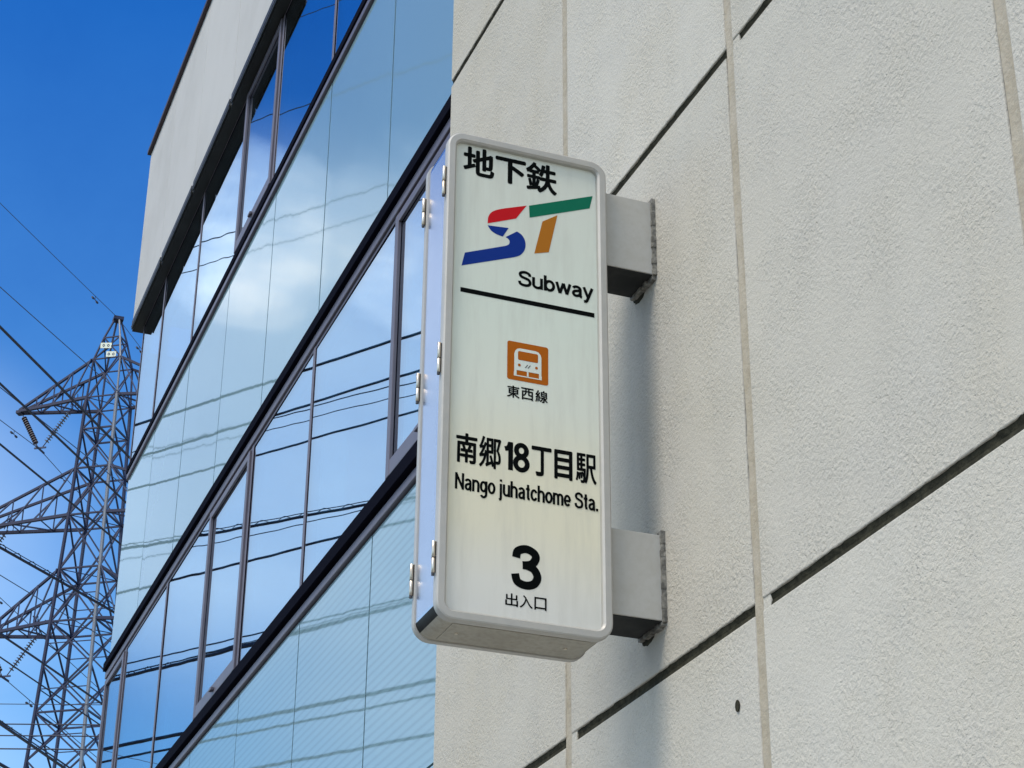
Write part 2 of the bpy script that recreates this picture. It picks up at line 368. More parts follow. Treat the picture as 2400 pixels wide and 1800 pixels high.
# ------------------------------------------------------------------ glass-fronted office building beyond
off_b = thing('office_building', 'glass fronted office building with mirrored window bands under a grey parapet', 'building')
S = 2.45
GX = .45
YEND = 16.06; Y0 = 6.02
zB = [1.475 * S + EYE, 1.525 * S + EYE, 2.150 * S + EYE, 2.200 * S + EYE, 2.905 * S + EYE, 2.945 * S + EYE, 3.55 * S + EYE]
# zB: lower hood bottom, window1 sill, window1 head, hood top, hood3 bottom, window2 sill, soffit
def tilt(a=.055): return (R(random.gauss(0, .01)), R(random.gauss(0, a * .6)), R(random.gauss(0, a)))
jy = [v * S for v in (2.46, 2.93, 3.39, 3.92, 4.465, 5.0, 5.54, 6.085)]
edges = [Y0] + [v for v in jy if v > Y0 + .1] + [YEND]
# lower ribbed spandrel, middle spandrel
def spans(z0, z1, m_, rows=1):
    for a, b_ in zip(edges[:-1], edges[1:]):
        for r in range(rows):
            za = z0 + (z1 - z0) * r / rows; zb = z0 + (z1 - z0) * (r + 1) / rows
            cbox('spandrel_panel', GX, GX + .012, a + .006, b_ - .006, za + .006, zb - .006, m_, off_b, rot=tilt(.045))
spans(2.205 * S + EYE, 2.902 * S + EYE, span_m)
spans(.90 * S + EYE, 1.468 * S + EYE, span_s)
spans(.02, .90 * S + EYE, span_m, 2)
cbox('backing_wall', GX + .05, GX + .12, Y0, YEND - .02, 2.19 * S + EYE, 2.93 * S + EYE, inner_m, off_b)
cbox('backing_wall', GX + .05, GX + .12, Y0, YEND - .02, 0, 1.49 * S + EYE, inner_m, off_b)
# hoods and transoms
def rail(name, x0, x1, z0, z1, m_, bev=.004):
    cbox(name, x0, x1, Y0, YEND + .01, z0, z1, m_, off_b, bevel=bev)
rail('sill_rail', GX - .046, GX + .05, 1.494 * S + EYE, 1.526 * S + EYE, hood_m)
rail('lower_flashing', GX - .020, GX + .04, 1.470 * S + EYE, 1.489 * S + EYE, frame_m)
rail('head_rail', GX - .045, GX + .05, 2.172 * S + EYE, 2.202 * S + EYE, hood_m)
rail('head_flashing', GX - .022, GX + .05, 2.146 * S + EYE, 2.169 * S + EYE, frame_m)
rail('upper_sill_rail', GX - .028, GX + .05, 2.926 * S + EYE, 2.950 * S + EYE, hood_m)
rail('upper_flashing', GX - .020, GX + .04, 2.905 * S + EYE, 2.923 * S + EYE, frame_m)
# windows: (y0,y1,kind)
def window(y0, y1, z0, z1, casement):
    w = bpy.data.objects.new('window', None); C.objects.link(w); w.parent = off_b; w.empty_display_size = .1
    fw = .020
    b = MB(); x0, x1 = GX - .011, GX + .06
    b.box(x0, x1, y0, y0 + fw, z0, z1); b.box(x0, x1, y1 - fw, y1, z0, z1)
    b.box(x0 + .002, x1, y0 + fw, y1 - fw, z0, z0 + fw); b.box(x0 + .002, x1, y0 + fw, y1 - fw, z1 - fw, z1)
    obj('frame', b, frame_m, w, bevel=.003)
    g = fw
    if casement:
        b = MB(); fw2 = .048; ya, yb, za, zb = y0 + fw + .006, y1 - fw - .006, z0 + fw + .006, z1 - fw - .006
        xa, xb = GX - .024, GX + .03
        b.box(xa, xb, ya, ya + fw2, za, zb); b.box(xa, xb, yb - fw2, yb, za, zb)
        b.box(xa + .002, xb, ya + fw2, yb - fw2, za, za + fw2 * 1.7); b.box(xa + .002, xb, ya + fw2, yb - fw2, zb - fw2, zb)
        b.box(xa - .02, xa, (ya + yb) / 2 - .03, (ya + yb) / 2 + .03, za + .03, za + .05)
        obj('sash', b, frame_m, w, bevel=.003); g = fw + .006 + fw2 - .006
    r = tilt(.06)
    b = MB(); q = g - .002; xg0, xg1 = GX - .0065, GX + .01
    b.box(xg0, xg1, y0 + q, y0 + q + .009, z0 + q, z1 - q); b.box(xg0, xg1, y1 - q - .009, y1 - q, z0 + q, z1 - q)
    b.box(xg0, xg1, y0 + q + .009, y1 - q - .009, z0 + q, z0 + q + .009); b.box(xg0, xg1, y0 + q + .009, y1 - q - .009, z1 - q - .009, z1 - q)
    obj('reveal_shadow_rim', b, hood_m, w)  # black rim around the pane stands in for the shaded reveal
    cbox('pane', GX - .004, GX + .004, y0 + g - .004, y1 - g + .004, z0 + g * (1.0) - .004, z1 - g + .004, glass_m, w, rot=r)
    return w
row1 = [(6.02 / S, 2.86, 0), (2.86, 3.30, 1), (3.30, 3.92, 0), (3.92, 4.50, 0), (4.50, 4.97, 1), (4.97, 5.545, 0), (5.545, 6.19, 0), (6.19, 6.553, 1)]
row2 = [(6.02 / S, 2.80, 0), (2.80, 3.37, 0), (3.37, 3.92, 0), (3.92, 4.515, 0), (4.515, 4.95, 1), (4.95, 5.54, 0), (5.54, 6.15, 0), (6.15, 6.553, 0)]
for a, b_, c_ in row1: window(a * S, b_ * S, 1.530 * S + EYE, 2.144 * S + EYE, c_)
for a, b_, c_ in row2: window(a * S, b_ * S, 2.952 * S + EYE, 3.545 * S + EYE, c_)
# end wall, roof, floors, ceilings, inner back wall
cbox('end_wall', GX + .05, 9.0, YEND - .018, YEND + .0, 0, 10.0, fascia_m, off_b)
for z in (.0, 1.49, 2.93):
    cbox('floor_slab', GX + .13, 8.9, Y0, YEND - .02, (z * S + EYE if z else 0), (z * S + EYE if z else 0) + .10, inner_m, off_b)
for z in (2.16, 3.56):
    cbox('ceiling', GX + .13, 8.9, Y0, YEND - .02, z * S + EYE, z * S + EYE + .05, ceil_m, off_b)
cbox('inner_wall', 5.0, 5.1, Y0, YEND - .02, 0, 10.0, inner_m, off_b)
# parapet fascia, overhanging the glass by 10 cm
FX = .354; ZS = 3.55 * S + EYE; ZP = 10.645 + EYE
fe = [Y0, 7.9, 9.35, 10.86, 12.30, 13.62, 14.86, 16.18]
fz = [(a, b_) for a, b_ in zip([Y0] + [v for v in (6.9, 8.25, 9.6, 10.95, 12.3, 13.65, 15.0)], [6.9, 8.25, 9.6, 10.95, 12.3, 13.65, 15.0, 16.2])]
for a, b_ in fz:
    cbox('fascia_panel', FX, FX + .06, a + .004, b_ - .004, ZS + .002, ZP, fascia_m, off_b, bevel=.002)
cbox('parapet_core', FX + .062, 8.9, Y0, 16.19, ZS + .10, ZP - .02, core_m, off_b)
cbox('roof_coping', FX - .035, 9.0, Y0, 16.22, ZP + .002, ZP + .05, cope_m, off_b, bevel=.004)
cbox('soffit', FX + .001, GX + .2, Y0, 16.19, ZS - .028, ZS - .001, trim_m, off_b)
for a, b_ in zip(fe[:-1], fe[1:]):
    cbox('drip_trim', FX - .014, FX - .002, a + .03, b_ - .03, ZS - .030, ZS + .060, trim_m, off_b, bevel=.003)
    cbox('trim_bead', FX - .018, FX - .0145, a + .02, b_ - .02, ZS - .004, ZS + .003, frame_m, off_b)

# curtains hanging inside the first-floor windows
def curtain(y0, y1, z0, z1, label, group, x=.74):
    b = MB(); n = int((y1 - y0) / .018)
    for k in range(n + 1):
        y = y0 + (y1 - y0) * k / n; xx = x + .022 * math.sin(k * 1.15 + .6 * math.sin(k * .21)) + .006 * random.uniform(-1, 1)
        b.v += [(xx, y, z0), (xx * 1.0, y, z1)]
    for k in range(n): b.f.append([2 * k, 2 * k + 2, 2 * k + 3, 2 * k + 1])
    o = obj('curtain', b, curtain_m, smooth=True)
    sm = o.modifiers.new('thick', 'SOLIDIFY'); sm.thickness = .003
    return tag(o, label, 'curtain', group)
G1 = 'white curtains behind the middle window band'
curtain(6.1, 7.25, 5.40, 6.85, 'white curtain behind the casement window next to the textured wall', G1)
curtain(8.25, 8.95, 5.40, 6.85, 'bright white pleated curtain in the wide window just left of the sign', G1)
curtain(9.9, 10.55, 5.40, 6.85, 'white curtain bunched at the near side of the second wide window left of the sign', G1)
bl = cbox('roller_blind', .62, .63, 14.0, 15.0, 5.42, 6.10, blind_m, None); tag(bl, 'pale roller blind glowing behind the low left corner window', 'blind')

# ------------------------------------------------------------------ the sign
SX, SZ = -.618, 1.602 + EYE; SWD, SHT = .461, 1.389; SY0, SY1 = 4.130, 4.322
sign = thing('station_sign', 'tall narrow box sign reading Subway above exit number 3, bracketed to the wall', 'sign', (0, 4.226, SZ + .7))
sign_off = Vector(sign.location)
def sp(o):        # keep world coordinates while parenting to the sign
    o.parent = sign; o.location = Vector(o.location) - sign_off; return o
def rrect(x0, z0, x1, z1, r, n=8):
    p = []
    for cx_, cz_, a0 in ((x1 - r, z1 - r, 0), (x0 + r, z1 - r, 90), (x0 + r, z0 + r, 180), (x1 - r, z0 + r, 270)):
        for k in range(n + 1):
            a = R(a0 + 90 * k / n); p.append((cx_ + r * math.cos(a), cz_ + r * math.sin(a)))
    return p
def RR(inset, r): return rrect(SX + inset, SZ + inset, SX + SWD - inset, SZ + SHT - inset, max(r - inset, .002))
# shell between the two face frames
b = MB(); b.ring(RR(.0035, .048), RR(.012, .050), SY0 + .018, SY1 - .018)
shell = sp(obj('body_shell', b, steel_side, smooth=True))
shell.data.materials.append(under_m); shell.data.materials.append(dark_under_m)
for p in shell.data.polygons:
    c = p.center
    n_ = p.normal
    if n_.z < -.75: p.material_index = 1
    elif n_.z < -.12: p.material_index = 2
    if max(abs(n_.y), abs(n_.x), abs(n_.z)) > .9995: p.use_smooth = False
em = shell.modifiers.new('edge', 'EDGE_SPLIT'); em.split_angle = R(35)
# bottom plate seam and screws
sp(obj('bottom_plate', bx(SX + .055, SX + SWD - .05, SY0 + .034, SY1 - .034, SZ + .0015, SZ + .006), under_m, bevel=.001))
for xx in (SX + .085, SX + SWD - .09):
    for yy in (SY0 + .095,):
        b = MB(); b.tube([(xx, yy, SZ + .0045), (xx, yy, SZ - .0015)], [.006, .004], 10); sp(obj('screw', b, hinge_m))
def frame_side(y_out, y_in, sgn):
    prof = [(.0, .0), (.0, 1.0), (.024, 1.0)]    # unused, kept simple
    b = MB(); n_pts = None
    rings = [(.006, y_in), (.0002, y_in - sgn * .0004), (.0, y_in - sgn * .001), (.0, y_out + sgn * .006), (.0016, y_out + sgn * .002), (.005, y_out), (.0205, y_out), (.0256, y_out + sgn * .0055), (.0262, y_out + sgn * .0175)]
    for ins, y in rings:
        poly = RR(ins, .046); n_pts = len(poly); b.v += [(x, y, z) for x, z in poly]
    for k in range(len(rings) - 1):
        for i in range(n_pts):
            j = (i + 1) % n_pts; b.f.append([k * n_pts + i, k * n_pts + j, (k + 1) * n_pts + j, (k + 1) * n_pts + i])
    o = sp(obj('face_frame', b, alu, smooth=True)); e = o.modifiers.new('edge', 'EDGE_SPLIT'); e.split_angle = R(24); return o
frame_side(SY0, SY0 + .0245, 1); frame_side(SY1, SY1 - .0245, -1)
FY = SY0 + .0155
b = MB(); b.prism(RR(.0262, .046), FY, FY + .005); sp(obj('face_panel', b, face_m))
b = MB(); b.prism(RR(.0262, .046), SY1 - .017, SY1 - .012); sp(obj('face_panel', b, face_m))

def film(name, pts, m_, lift=.0006):
    b = MB(); y = FY - lift
    b.prism([(SX + u, SZ + v) for u, v in pts], y, y + .0004)
    return sp(obj(name, b, m_))
def strip(u0, v0, u1, v1): return [(u0, v0), (u1, v0), (u1, v1), (u0, v1)]
def arc_pts(pts, n=6):       # Catmull-Rom through points
    out = []
    P = [Vector(p) for p in pts]
    for i in range(len(P) - 1):
        p0 = P[max(i - 1, 0)]; p1 = P[i]; p2 = P[i + 1]; p3 = P[min(i + 2, len(P) - 1)]
        for k in range(n):
            t_ = k / n
            out.append(tuple(.5 * ((2 * p1) + (-p0 + p2) * t_ + (2 * p0 - 5 * p1 + 4 * p2 - p3) * t_ ** 2 + (-p0 + 3 * p1 - 3 * p2 + p3) * t_ ** 3)))
    out.append(tuple(P[-1])); return out
film('logo_red', arc_pts([(.1208, 1.1275), (.1222, 1.1474), (.1308, 1.1640), (.1465, 1.1755), (.1700, 1.1860)]) + [(.2313, 1.2085), (.2014, 1.1610)], red)
film('logo_blue', [(.1208, 1.1215), (.1805, 1.1265), (.1642, 1.0963)] + arc_pts([(.1560, 1.0975), (.1439, 1.1005), (.1300, 1.1085), (.1208, 1.1215)])[:-1], blue)
film('logo_blue', [(.0499, .9823), (.0584, 1.0232), (.1690, 1.0680)] + arc_pts([(.1722, 1.0695), (.1809, 1.0755), (.1836, 1.0846), (.1805, 1.0920), (.1719, 1.0965)]) +
     [(.2040, 1.1209)] + arc_pts([(.2060, 1.1205), (.2180, 1.1134), (.2265, 1.1), (.2291, 1.0833), (.2250, 1.0653), (.2135, 1.0495), (.1960, 1.0395)]), blue)
film('logo_green', [(.2385, 1.2102), (.4255, 1.2851), (.4159, 1.243), (.2404, 1.1728)], green)
film('logo_orange', [(.2775, 1.1693), (.3211, 1.1993), (.2957, 1.0771), (.2542, 1.064)], orange)
film('divider_bar', strip(.0485, .9040, .4262, .9175), black)
def rr2(u0, v0, u1, v1, r): return rrect(u0, v0, u1, v1, r, 5)
film('train_icon', rr2(.1802, .6755, .2938, .7868, .006), brown)
film('train_icon', [(.1995, .6995), (.1995, .752)] + [(.2015, .760), (.2075, .767), (.2150, .7695), (.2580, .7695), (.2665, .767), (.2725, .760)] + [(.2745, .752), (.2745, .6995), (.268, .6995), (.268, .705), (.206, .705), (.206, .6995)], white_film, .0011)
film('train_icon', strip(.1985, .6910, .2060, .6992), white_film, .0011)
film('train_icon', strip(.2680, .6910, .2755, .6992), white_film, .0011)
film('train_icon', strip(.1985, .6880, .2755, .6908), white_film, .0011)
film('train_icon', rr2(.2095, .7355, .2650, .7610, .004), brown, .0016)
film('train_icon', rr2(.2095, .7165, .2170, .7245, .0034), brown, .0016)
film('train_icon', rr2(.2570, .7165, .2645, .7245, .0034), brown, .0016)
film('train_icon', [(.2285, .7150), (.2310, .7150), (.2375, .7245), (.2350, .7245)], dark_pin, .0016)
film('train_icon', [(.2360, .7150), (.2385, .7150), (.2450, .7245), (.2425, .7245)], dark_pin, .0016)
film('train_icon', strip(.2345, .690, .2390, .7048), white_film, .0011)

# Latin letters and numerals drawn as pen strokes of even weight (grotesque style)
def el(cx_, cy_, rx, ry, a0, a1, n=20):
    return [(cx_ + rx * math.cos(R(a0 + (a1 - a0) * k / n)), cy_ + ry * math.sin(R(a0 + (a1 - a0) * k / n))) for k in range(n + 1)]
GLY = {
 'S': (.70, [arc_pts([(.600, .690), (.560, .845), (.355, .925), (.155, .855), (.115, .725), (.190, .605), (.360, .540), (.545, .460), (.615, .290), (.550, .130), (.350, .070), (.135, .135), (.080, .310)], 5)]),
 'N': (.72, [[(.09, 0), (.09, 1)], [(.62, 0), (.62, 1)], [(.09, .93), (.62, .07)]]),
 'u': (.585, [[(.085, .73), (.085, .27)] + el(.285, .265, .20, .195, 180, 360)[1:-1] + [(.485, .27), (.485, .40)], [(.485, .73), (.485, 0)]]),
 'b': (.60, [[(.085, 0), (.085, 1)], el(.305, .365, .205, .295, 0, 360, 28)]),
 'w': (.80, [[(.06, .73), (.225, .02)], [(.225, .02), (.40, .70)], [(.40, .70), (.575, .02)], [(.575, .02), (.74, .73)]]),
 'a': (.58, [el(.275, .495, .185, .165, 160, 0) + [(.46, .30), (.465, .10), (.50, .04), (.545, .03)], arc_pts([(.455, .435), (.30, .395), (.15, .335), (.105, .205), (.165, .095), (.275, .070), (.400, .125), (.455, .25)], 4)]),
 'y': (.54, [[(.06, .73), (.275, .06)], [(.485, .73), (.27, .02), (.215, -.13), (.17, -.19), (.06, -.205)]]),
 'n': (.58, [[(.085, 0), (.085, .73)], el(.285, .475, .20, .185, 180, 0)[1:] + [(.485, 0)]]),
 'h': (.58, [[(.085, 0), (.085, 1)], el(.285, .475, .20, .185, 180, 0)[1:] + [(.485, 0)]]),
 'm': (.86, [[(.085, 0), (.085, .73)], el(.255, .49, .17, .17, 180, 0)[1:] + [(.425, 0)], el(.595, .49, .17, .17, 180, 0)[1:] + [(.765, 0)]]),
 'g': (.60, [el(.285, .385, .20, .275, 0, 360, 28), [(.505, .73), (.505, -.05)] + el(.295, -.05, .21, .20, 0, -155)[1:]]),
 'o': (.60, [el(.30, .365, .215, .29, 0, 360, 28)]),
 'j': (.25, [[(.12, .73), (.12, -.12), (.09, -.21), (-.02, -.245)], [(.12, .87), (.12, 1.0)]]),
 't': (.36, [[(.19, .94), (.19, .17), (.225, .08), (.33, .07)], [(.02, .665), (.33, .665)]]),
 'c': (.55, [el(.29, .365, .205, .29, 30, 330, 26)]),
 'e': (.57, [el(.29, .365, .205, .29, 0, 318, 26), [(.10, .345), (.53, .345)]]),
 '.': (.22, [[(.11, 0), (.11, .16)]]), ' ': (.26, []),
 '1': (.50, [[(.33, 0), (.33, 1)], [(.08, .735), (.20, .76), (.27, .84), (.31, .97)]]),
 '8': (.60, [el(.30, .735, .185, .19, 0, 360, 28), el(.30, .285, .215, .215, 0, 360, 28)]),
 '3': (.62, [arc_pts([(.095, .690), (.130, .840), (.300, .915), (.465, .845), (.505, .730), (.430, .590), (.310, .545), (.230, .535)], 5), arc_pts([(.230, .535), (.330, .530), (.470, .465), (.540, .300), (.470, .140), (.300, .080), (.125, .145), (.075, .320)], 5)]),
}
def ribbon(b, pts, w, f):
    P = [Vector(p) for p in pts]; n = len(P); closed = (P[0] - P[-1]).length < 1e-4; base = len(b.v)
    for i in range(n):
        a = P[i - 1] if i else (P[-2] if closed else P[0]); c = P[i + 1] if i < n - 1 else (P[1] if closed else P[-1])
        d1 = (P[i] - a); d2 = (c - P[i])
        if d1.length < 1e-6: d1 = d2
        if d2.length < 1e-6: d2 = d1
        d1 = d1.normalized(); d2 = d2.normalized(); t_ = (d1 + d2).normalized(); nn = Vector((-t_.y, t_.x)); k = 1 / max(.5, abs(nn.dot(Vector((-d1.y, d1.x)))))
        for sg in (1, -1): b.v.append(f(P[i] + nn * sg * w / 2 * k))
    for i in range(n - 1): b.f.append([base + 2 * i, base + 2 * i + 1, base + 2 * i + 3, base + 2 * i + 2])
def stroke_text(body, u0, v0, u1, cap, w, track=0.0):
    adv = 0; lay = []
    for ch in body: lay.append((ch, adv)); adv += GLY[ch][0] + track
    ext = []
    for ch, x in lay:
        for st in GLY[ch][1]: ext += [x + p[0] for p in st]
    a, c = min(ext) - w / 2, max(ext) + w / 2; k = (u1 - u0) / (c - a)
    b = MB(); cnt = 0
    for ch, x in lay:
        for st in GLY[ch][1]:
            cnt += 1; y = FY - .0006 - .00002 * cnt
            q = [((x + p[0] - a) * k, p[1] * cap) for p in st]
            ribbon(b, q, w * cap, lambda p, y=y: (SX + u0 + p.x, y, SZ + v0 + p.y))
    return sp(obj('lettering', b, black))
def text(body, u0, v0, u1, v1, offs=.0, name='lettering', m_=None):
    cu = bpy.data.curves.new('txt', 'FONT'); cu.body = body; cu.size = 1;  cu.resolution_u = 6; cu.fill_mode = 'BOTH'; cu.extrude = 0
    o = bpy.data.objects.new('txt', cu); C.objects.link(o)
    bpy.context.view_layer.update()
    me = bpy.data.meshes.new_from_object(o.evaluated_get(bpy.context.evaluated_depsgraph_get()))
    bpy.data.objects.remove(o); bpy.data.curves.remove(cu)
    xs = [v.co.x for v in me.vertices]; yy = [v.co.y for v in me.vertices]
    a, b_, c_, d_ = min(xs), max(xs), min(yy), max(yy)
    e = offs * (u1 - u0) / (b_ - a) * .9          # half the extra pen weight
    u0 += e; u1 -= e; v0 += e; v1 -= e
    b = MB(); base = [(SX + u0 + (v.co.x - a) / (b_ - a) * (u1 - u0), SZ + v0 + (v.co.y - c_) / (d_ - c_) * (v1 - v0)) for v in me.vertices]
    for k in range(9):
        dx, dz = (0, 0) if k == 8 else (e * math.cos(k * math.pi / 4), e * math.sin(k * math.pi / 4)); o0 = len(b.v)
        b.v += [(x + dx, FY - .0006 - .00003 * k, z + dz) for x, z in base]
        b.f += [[o0 + i for i in p.vertices] for p in me.polygons]
    bpy.data.meshes.remove(me)
    return sp(obj(name, b, m_ or black))
text('地', .0485, 1.2690, .1375, 1.3590, .030); text('下', .1405, 1.2665, .2292, 1.3480, .034); text('鉄', .2290, 1.2590, .3200, 1.3540, .026)
stroke_text('Subway', .2072, .9570, .4255, .0465, .178)
for ch, a, b_ in (('東', .1805, .2150), ('西', .2190, .2535), ('線', .2580, .2925)):
    text(ch, a, .6235, b_, .6585, .020)
text('南', .0462, .4185, .1028, .5010, .030); text('郷', .1075, .4150, .1665, .5020, .022)
stroke_text('1', .1710, .4200, .1970, .0775, .165); stroke_text('8', .1990, .4195, .2428, .0800, .165)
text('丁', .2484, .4165, .3030, .4985, .036); text('目', .3100, .4175, .3600, .4995, .034); text('駅', .3685, .4170, .4265, .5005, .024)
stroke_text('Nango juhatchome Sta.', .0465, .3455, .4285, .0445, .142, .03)
stroke_text('3', .1945, .1090, .2765, .1145, .185)
for ch, a, b_ in (('出', .1812, .2145), ('入', .2185, .2525), ('口', .2570, .2890)):
    text(ch, a, .0595, b_, .0925, .014)
# hinges: two knuckles and a pin
for (y, z0, z1) in ((SY0 + .012, 2.785, 2.877), (SY0 + .012, 2.254, 2.343), (SY0 + .012, 1.712, 1.799), (SY1 - .012, 2.785, 2.874), (SY1 - .012, 2.249, 2.335), (SY1 - .012, 1.713, 1.801)):
    h = bpy.data.objects.new('hinge', None); C.objects.link(h); h.empty_display_size = .03; sp(h)
    z0 += EYE; z1 += EYE; zm = (z0 + z1) / 2; x = SX - .006
    for a, b_ in ((z0 + .004, zm - .001), (zm + .001, z1)):
        b = MB(); b.tube([(x, y, a), (x, y, a + .0008), (x, y, b_ - .0008), (x, y, b_)], [.0038, .0047, .0047, .0038], 12)
        obj('knuckle', b, hinge_m, h, smooth=True)
    b = MB(); b.tube([(x, y, z0 - .002), (x, y, z0 + .0045)], .0042, 10); b.tube([(x, y, zm - .0012), (x, y, zm + .0012)], .0044, 10)
    b.box(x + .004, SX + .004, y - .004, y + .004, z0 + .006, z1 - .002)
    obj('pin', b, dark_pin, h)
# bracket arms
for zlo, zhi in ((2.687, 2.917), (1.686, 1.917)):
    zlo += EYE; zhi += EYE
    arm = sp(obj('bracket_arm', bx(-.158, -.004, 4.160, 4.300, zlo, zhi), arm_m, bevel=.002))
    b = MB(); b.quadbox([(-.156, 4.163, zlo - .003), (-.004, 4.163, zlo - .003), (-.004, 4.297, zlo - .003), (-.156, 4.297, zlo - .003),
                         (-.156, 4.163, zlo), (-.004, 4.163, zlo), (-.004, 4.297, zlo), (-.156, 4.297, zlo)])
    u_ = obj('arm_underside', b, dark_under_m, arm)
    # lumpy sealant collar where the arm meets the wall
    b = MB()
    for (a0, a1, c0, c1) in ((4.152, 4.160, zlo - .004, zhi + .010), (4.300, 4.308, zlo - .004, zhi + .010)):
        n = 14
        for k in range(n):
            za = c0 + (c1 - c0) * k / n; zb = c0 + (c1 - c0) * (k + 1) / n; r_ = random.uniform(-.0012, .0012)
            b.box(-.012 + r_, .002, a0 + r_, a1, za, zb)
    for k in range(8):
        ya = 4.160 + .14 * k / 8; r_ = random.uniform(-.003, .003)
        b.box(-.012 + r_, .002, ya, ya + .0175, zhi, zhi + .010 + r_)
        b.box(-.014 + r_, .002, ya, ya + .0175, zlo - .010 - abs(r_) * 2, zlo - .0035)
    obj('sealant_collar', b, flange_m, arm)
    for (yc, zc, ry, rz, m_, dpt) in ((4.268, zlo - .004, .046, .026, dark_m, .003),):
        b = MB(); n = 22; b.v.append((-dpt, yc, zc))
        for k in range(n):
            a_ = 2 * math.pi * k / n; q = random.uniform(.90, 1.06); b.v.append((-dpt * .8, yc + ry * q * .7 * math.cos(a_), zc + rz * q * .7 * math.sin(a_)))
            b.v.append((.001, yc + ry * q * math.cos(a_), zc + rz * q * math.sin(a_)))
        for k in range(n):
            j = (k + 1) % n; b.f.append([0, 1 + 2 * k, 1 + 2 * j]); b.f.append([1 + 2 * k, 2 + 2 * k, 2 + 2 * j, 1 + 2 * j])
        obj('sealant_shadow_smear', b, m_, arm)  # dark patch: sealant plus the bracket's shadow painted into its colour

# ------------------------------------------------------------------ transmission pylon
TX, TY = 11.427, 98.085
uL = Vector((math.sin(R(34.9)), math.cos(R(34.9)), 0)); uA = Vector((-uL.y, uL.x, 0))     # along the line; across it (left arm)
pyl = thing('transmission_pylon', 'tall steel lattice pylon with three pairs of cross arms behind the office building corner', 'pylon', (TX, TY, -.15))
PO = Vector((TX, TY, -.15))
def pobj(name, b, m_, parent=None):
    o = obj(name, b, m_, parent or pyl)
    if not parent: o.location = -PO
    return o
AX = Vector((TX, TY, 0))
def hw(z):      # half width of the body at height z
    pts = [(0, 2.75), (28.85, 1.50), (30.94, 1.42), (42.4, 1.05), (49.46, .90), (51.86, .80), (53.35, .48), (54.72, .12)]
    for (z0, a0), (z1, a1) in zip(pts[:-1], pts[1:]):
        if z <= z1: return a0 + (a1 - a0) * (z - z0) / (z1 - z0)
    return .1
def cor(k, z):
    s, t_ = ((1, -1), (1, 1), (-1, 1), (-1, -1))[k]     # corners in (arm, line)
    return AX + uA * s * hw(z) + uL * t_ * hw(z) + Vector((0, 0, z))
lev = [0, 5.5, 10.5, 15, 19, 22.6, 25.9, 28.9, 31.4, 33.9, 36.33, 39.27, 42.40, 45.14, 47.5, 49.46, 51.86, 53.35, 54.72]
for k in range(4):
    b = MB()
    for z0, z1 in zip(lev[:-1], lev[1:]): b.tube([cor(k, z0), cor(k, z1)], .10 if z1 < 50 else .06, 8)
    pobj('leg', b, galv_lit if k == 3 else dark_steel if k == 0 else galv)  # pale leg has the sunlight falling on it put into its colour
for li, (z0, z1) in enumerate(zip(lev[:-1], lev[1:])):
    for k in range(4):
        k2 = (k + 1) % 4; w = .08 if z1 < 50 else .06
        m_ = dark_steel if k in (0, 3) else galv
        if li < len(lev) - 2:
            for a, c_ in ((cor(k, z0), cor(k2, z1)), (cor(k2, z0), cor(k, z1))):
                b = MB(); b.bar(a, c_, w); pobj('brace', b, m_)
        if li and (li % 2 == 0 or z0 > 36):
            b = MB(); b.bar(cor(k, z0), cor(k2, z0), w * 1.1); pobj('girt', b, m_)
        if 3 < li < 11:     # secondary members from the crossing point to the legs
            zm = (z0 + z1) / 2; ctr = (cor(k, zm) + cor(k2, zm)) / 2
            b = MB(); b.bar(cor(k, zm), cor(k2, zm), .045); pobj('redundant_member', b, m_)
    if li in (10, 11, 12, 14, 15):
        for a_, c_ in ((0, 2), (1, 3)):
            b = MB(); b.bar(cor(a_, z0), cor(c_, z0), .04); pobj('plan_brace', b, galv)
# peak cap and number plates
b = MB(); b.box(-.28, .28, -.28, .28, -.10, .10); o = obj('peak_cap', b, dark_steel, pyl); o.location = AX + Vector((0, 0, 54.72)) - PO
for z, dxy, w in ((52.72, -.25, .62), (52.05, .30, .55)):
    f = -uL * (hw(z) + .08) + uA * (-dxy) * .8
    b = MB(); b.box(-w / 2, w / 2, -.015, .015, -.17, .17)
    o = obj('number_plate', b, plate_m, pyl); o.location = AX + f + Vector((0, 0, z)) - PO; o.rotation_euler = (0, 0, R(-34.9 + 12))
    for dx in (-.13, .13):
        g = MB(); g.ring([(dx + .07 * math.cos(a), .09 * math.sin(a)) for a in [q * math.pi / 4 for q in range(8)]], [(dx + .03 * math.cos(a), .045 * math.sin(a)) for a in [q * math.pi / 4 for q in range(8)]], -.022, -.016)
        obj('plate_mark', g, galv, o)
attach = {}
def insulator(p, q, arm):
    p = Vector(p); q = Vector(q); b = MB(); L = (q - p).length; n = 13
    pts, rr = [], []
    for k in range(n):
        f0 = .12 + .76 * k / n; d = .76 / n
        for fr, r_ in ((0, .03), (.25, .15), (.5, .16), (.62, .035), (.98, .03)):
            pts.append(p.lerp(q, f0 + d * fr)); rr.append(r_)
    b.tube(pts, rr, 8); b.tube([p, p.lerp(q, .13)], .025, 5); b.tube([p.lerp(q, .87), q], .03, 5)
    o = obj('insulator_string', b, porc, arm, smooth=False)
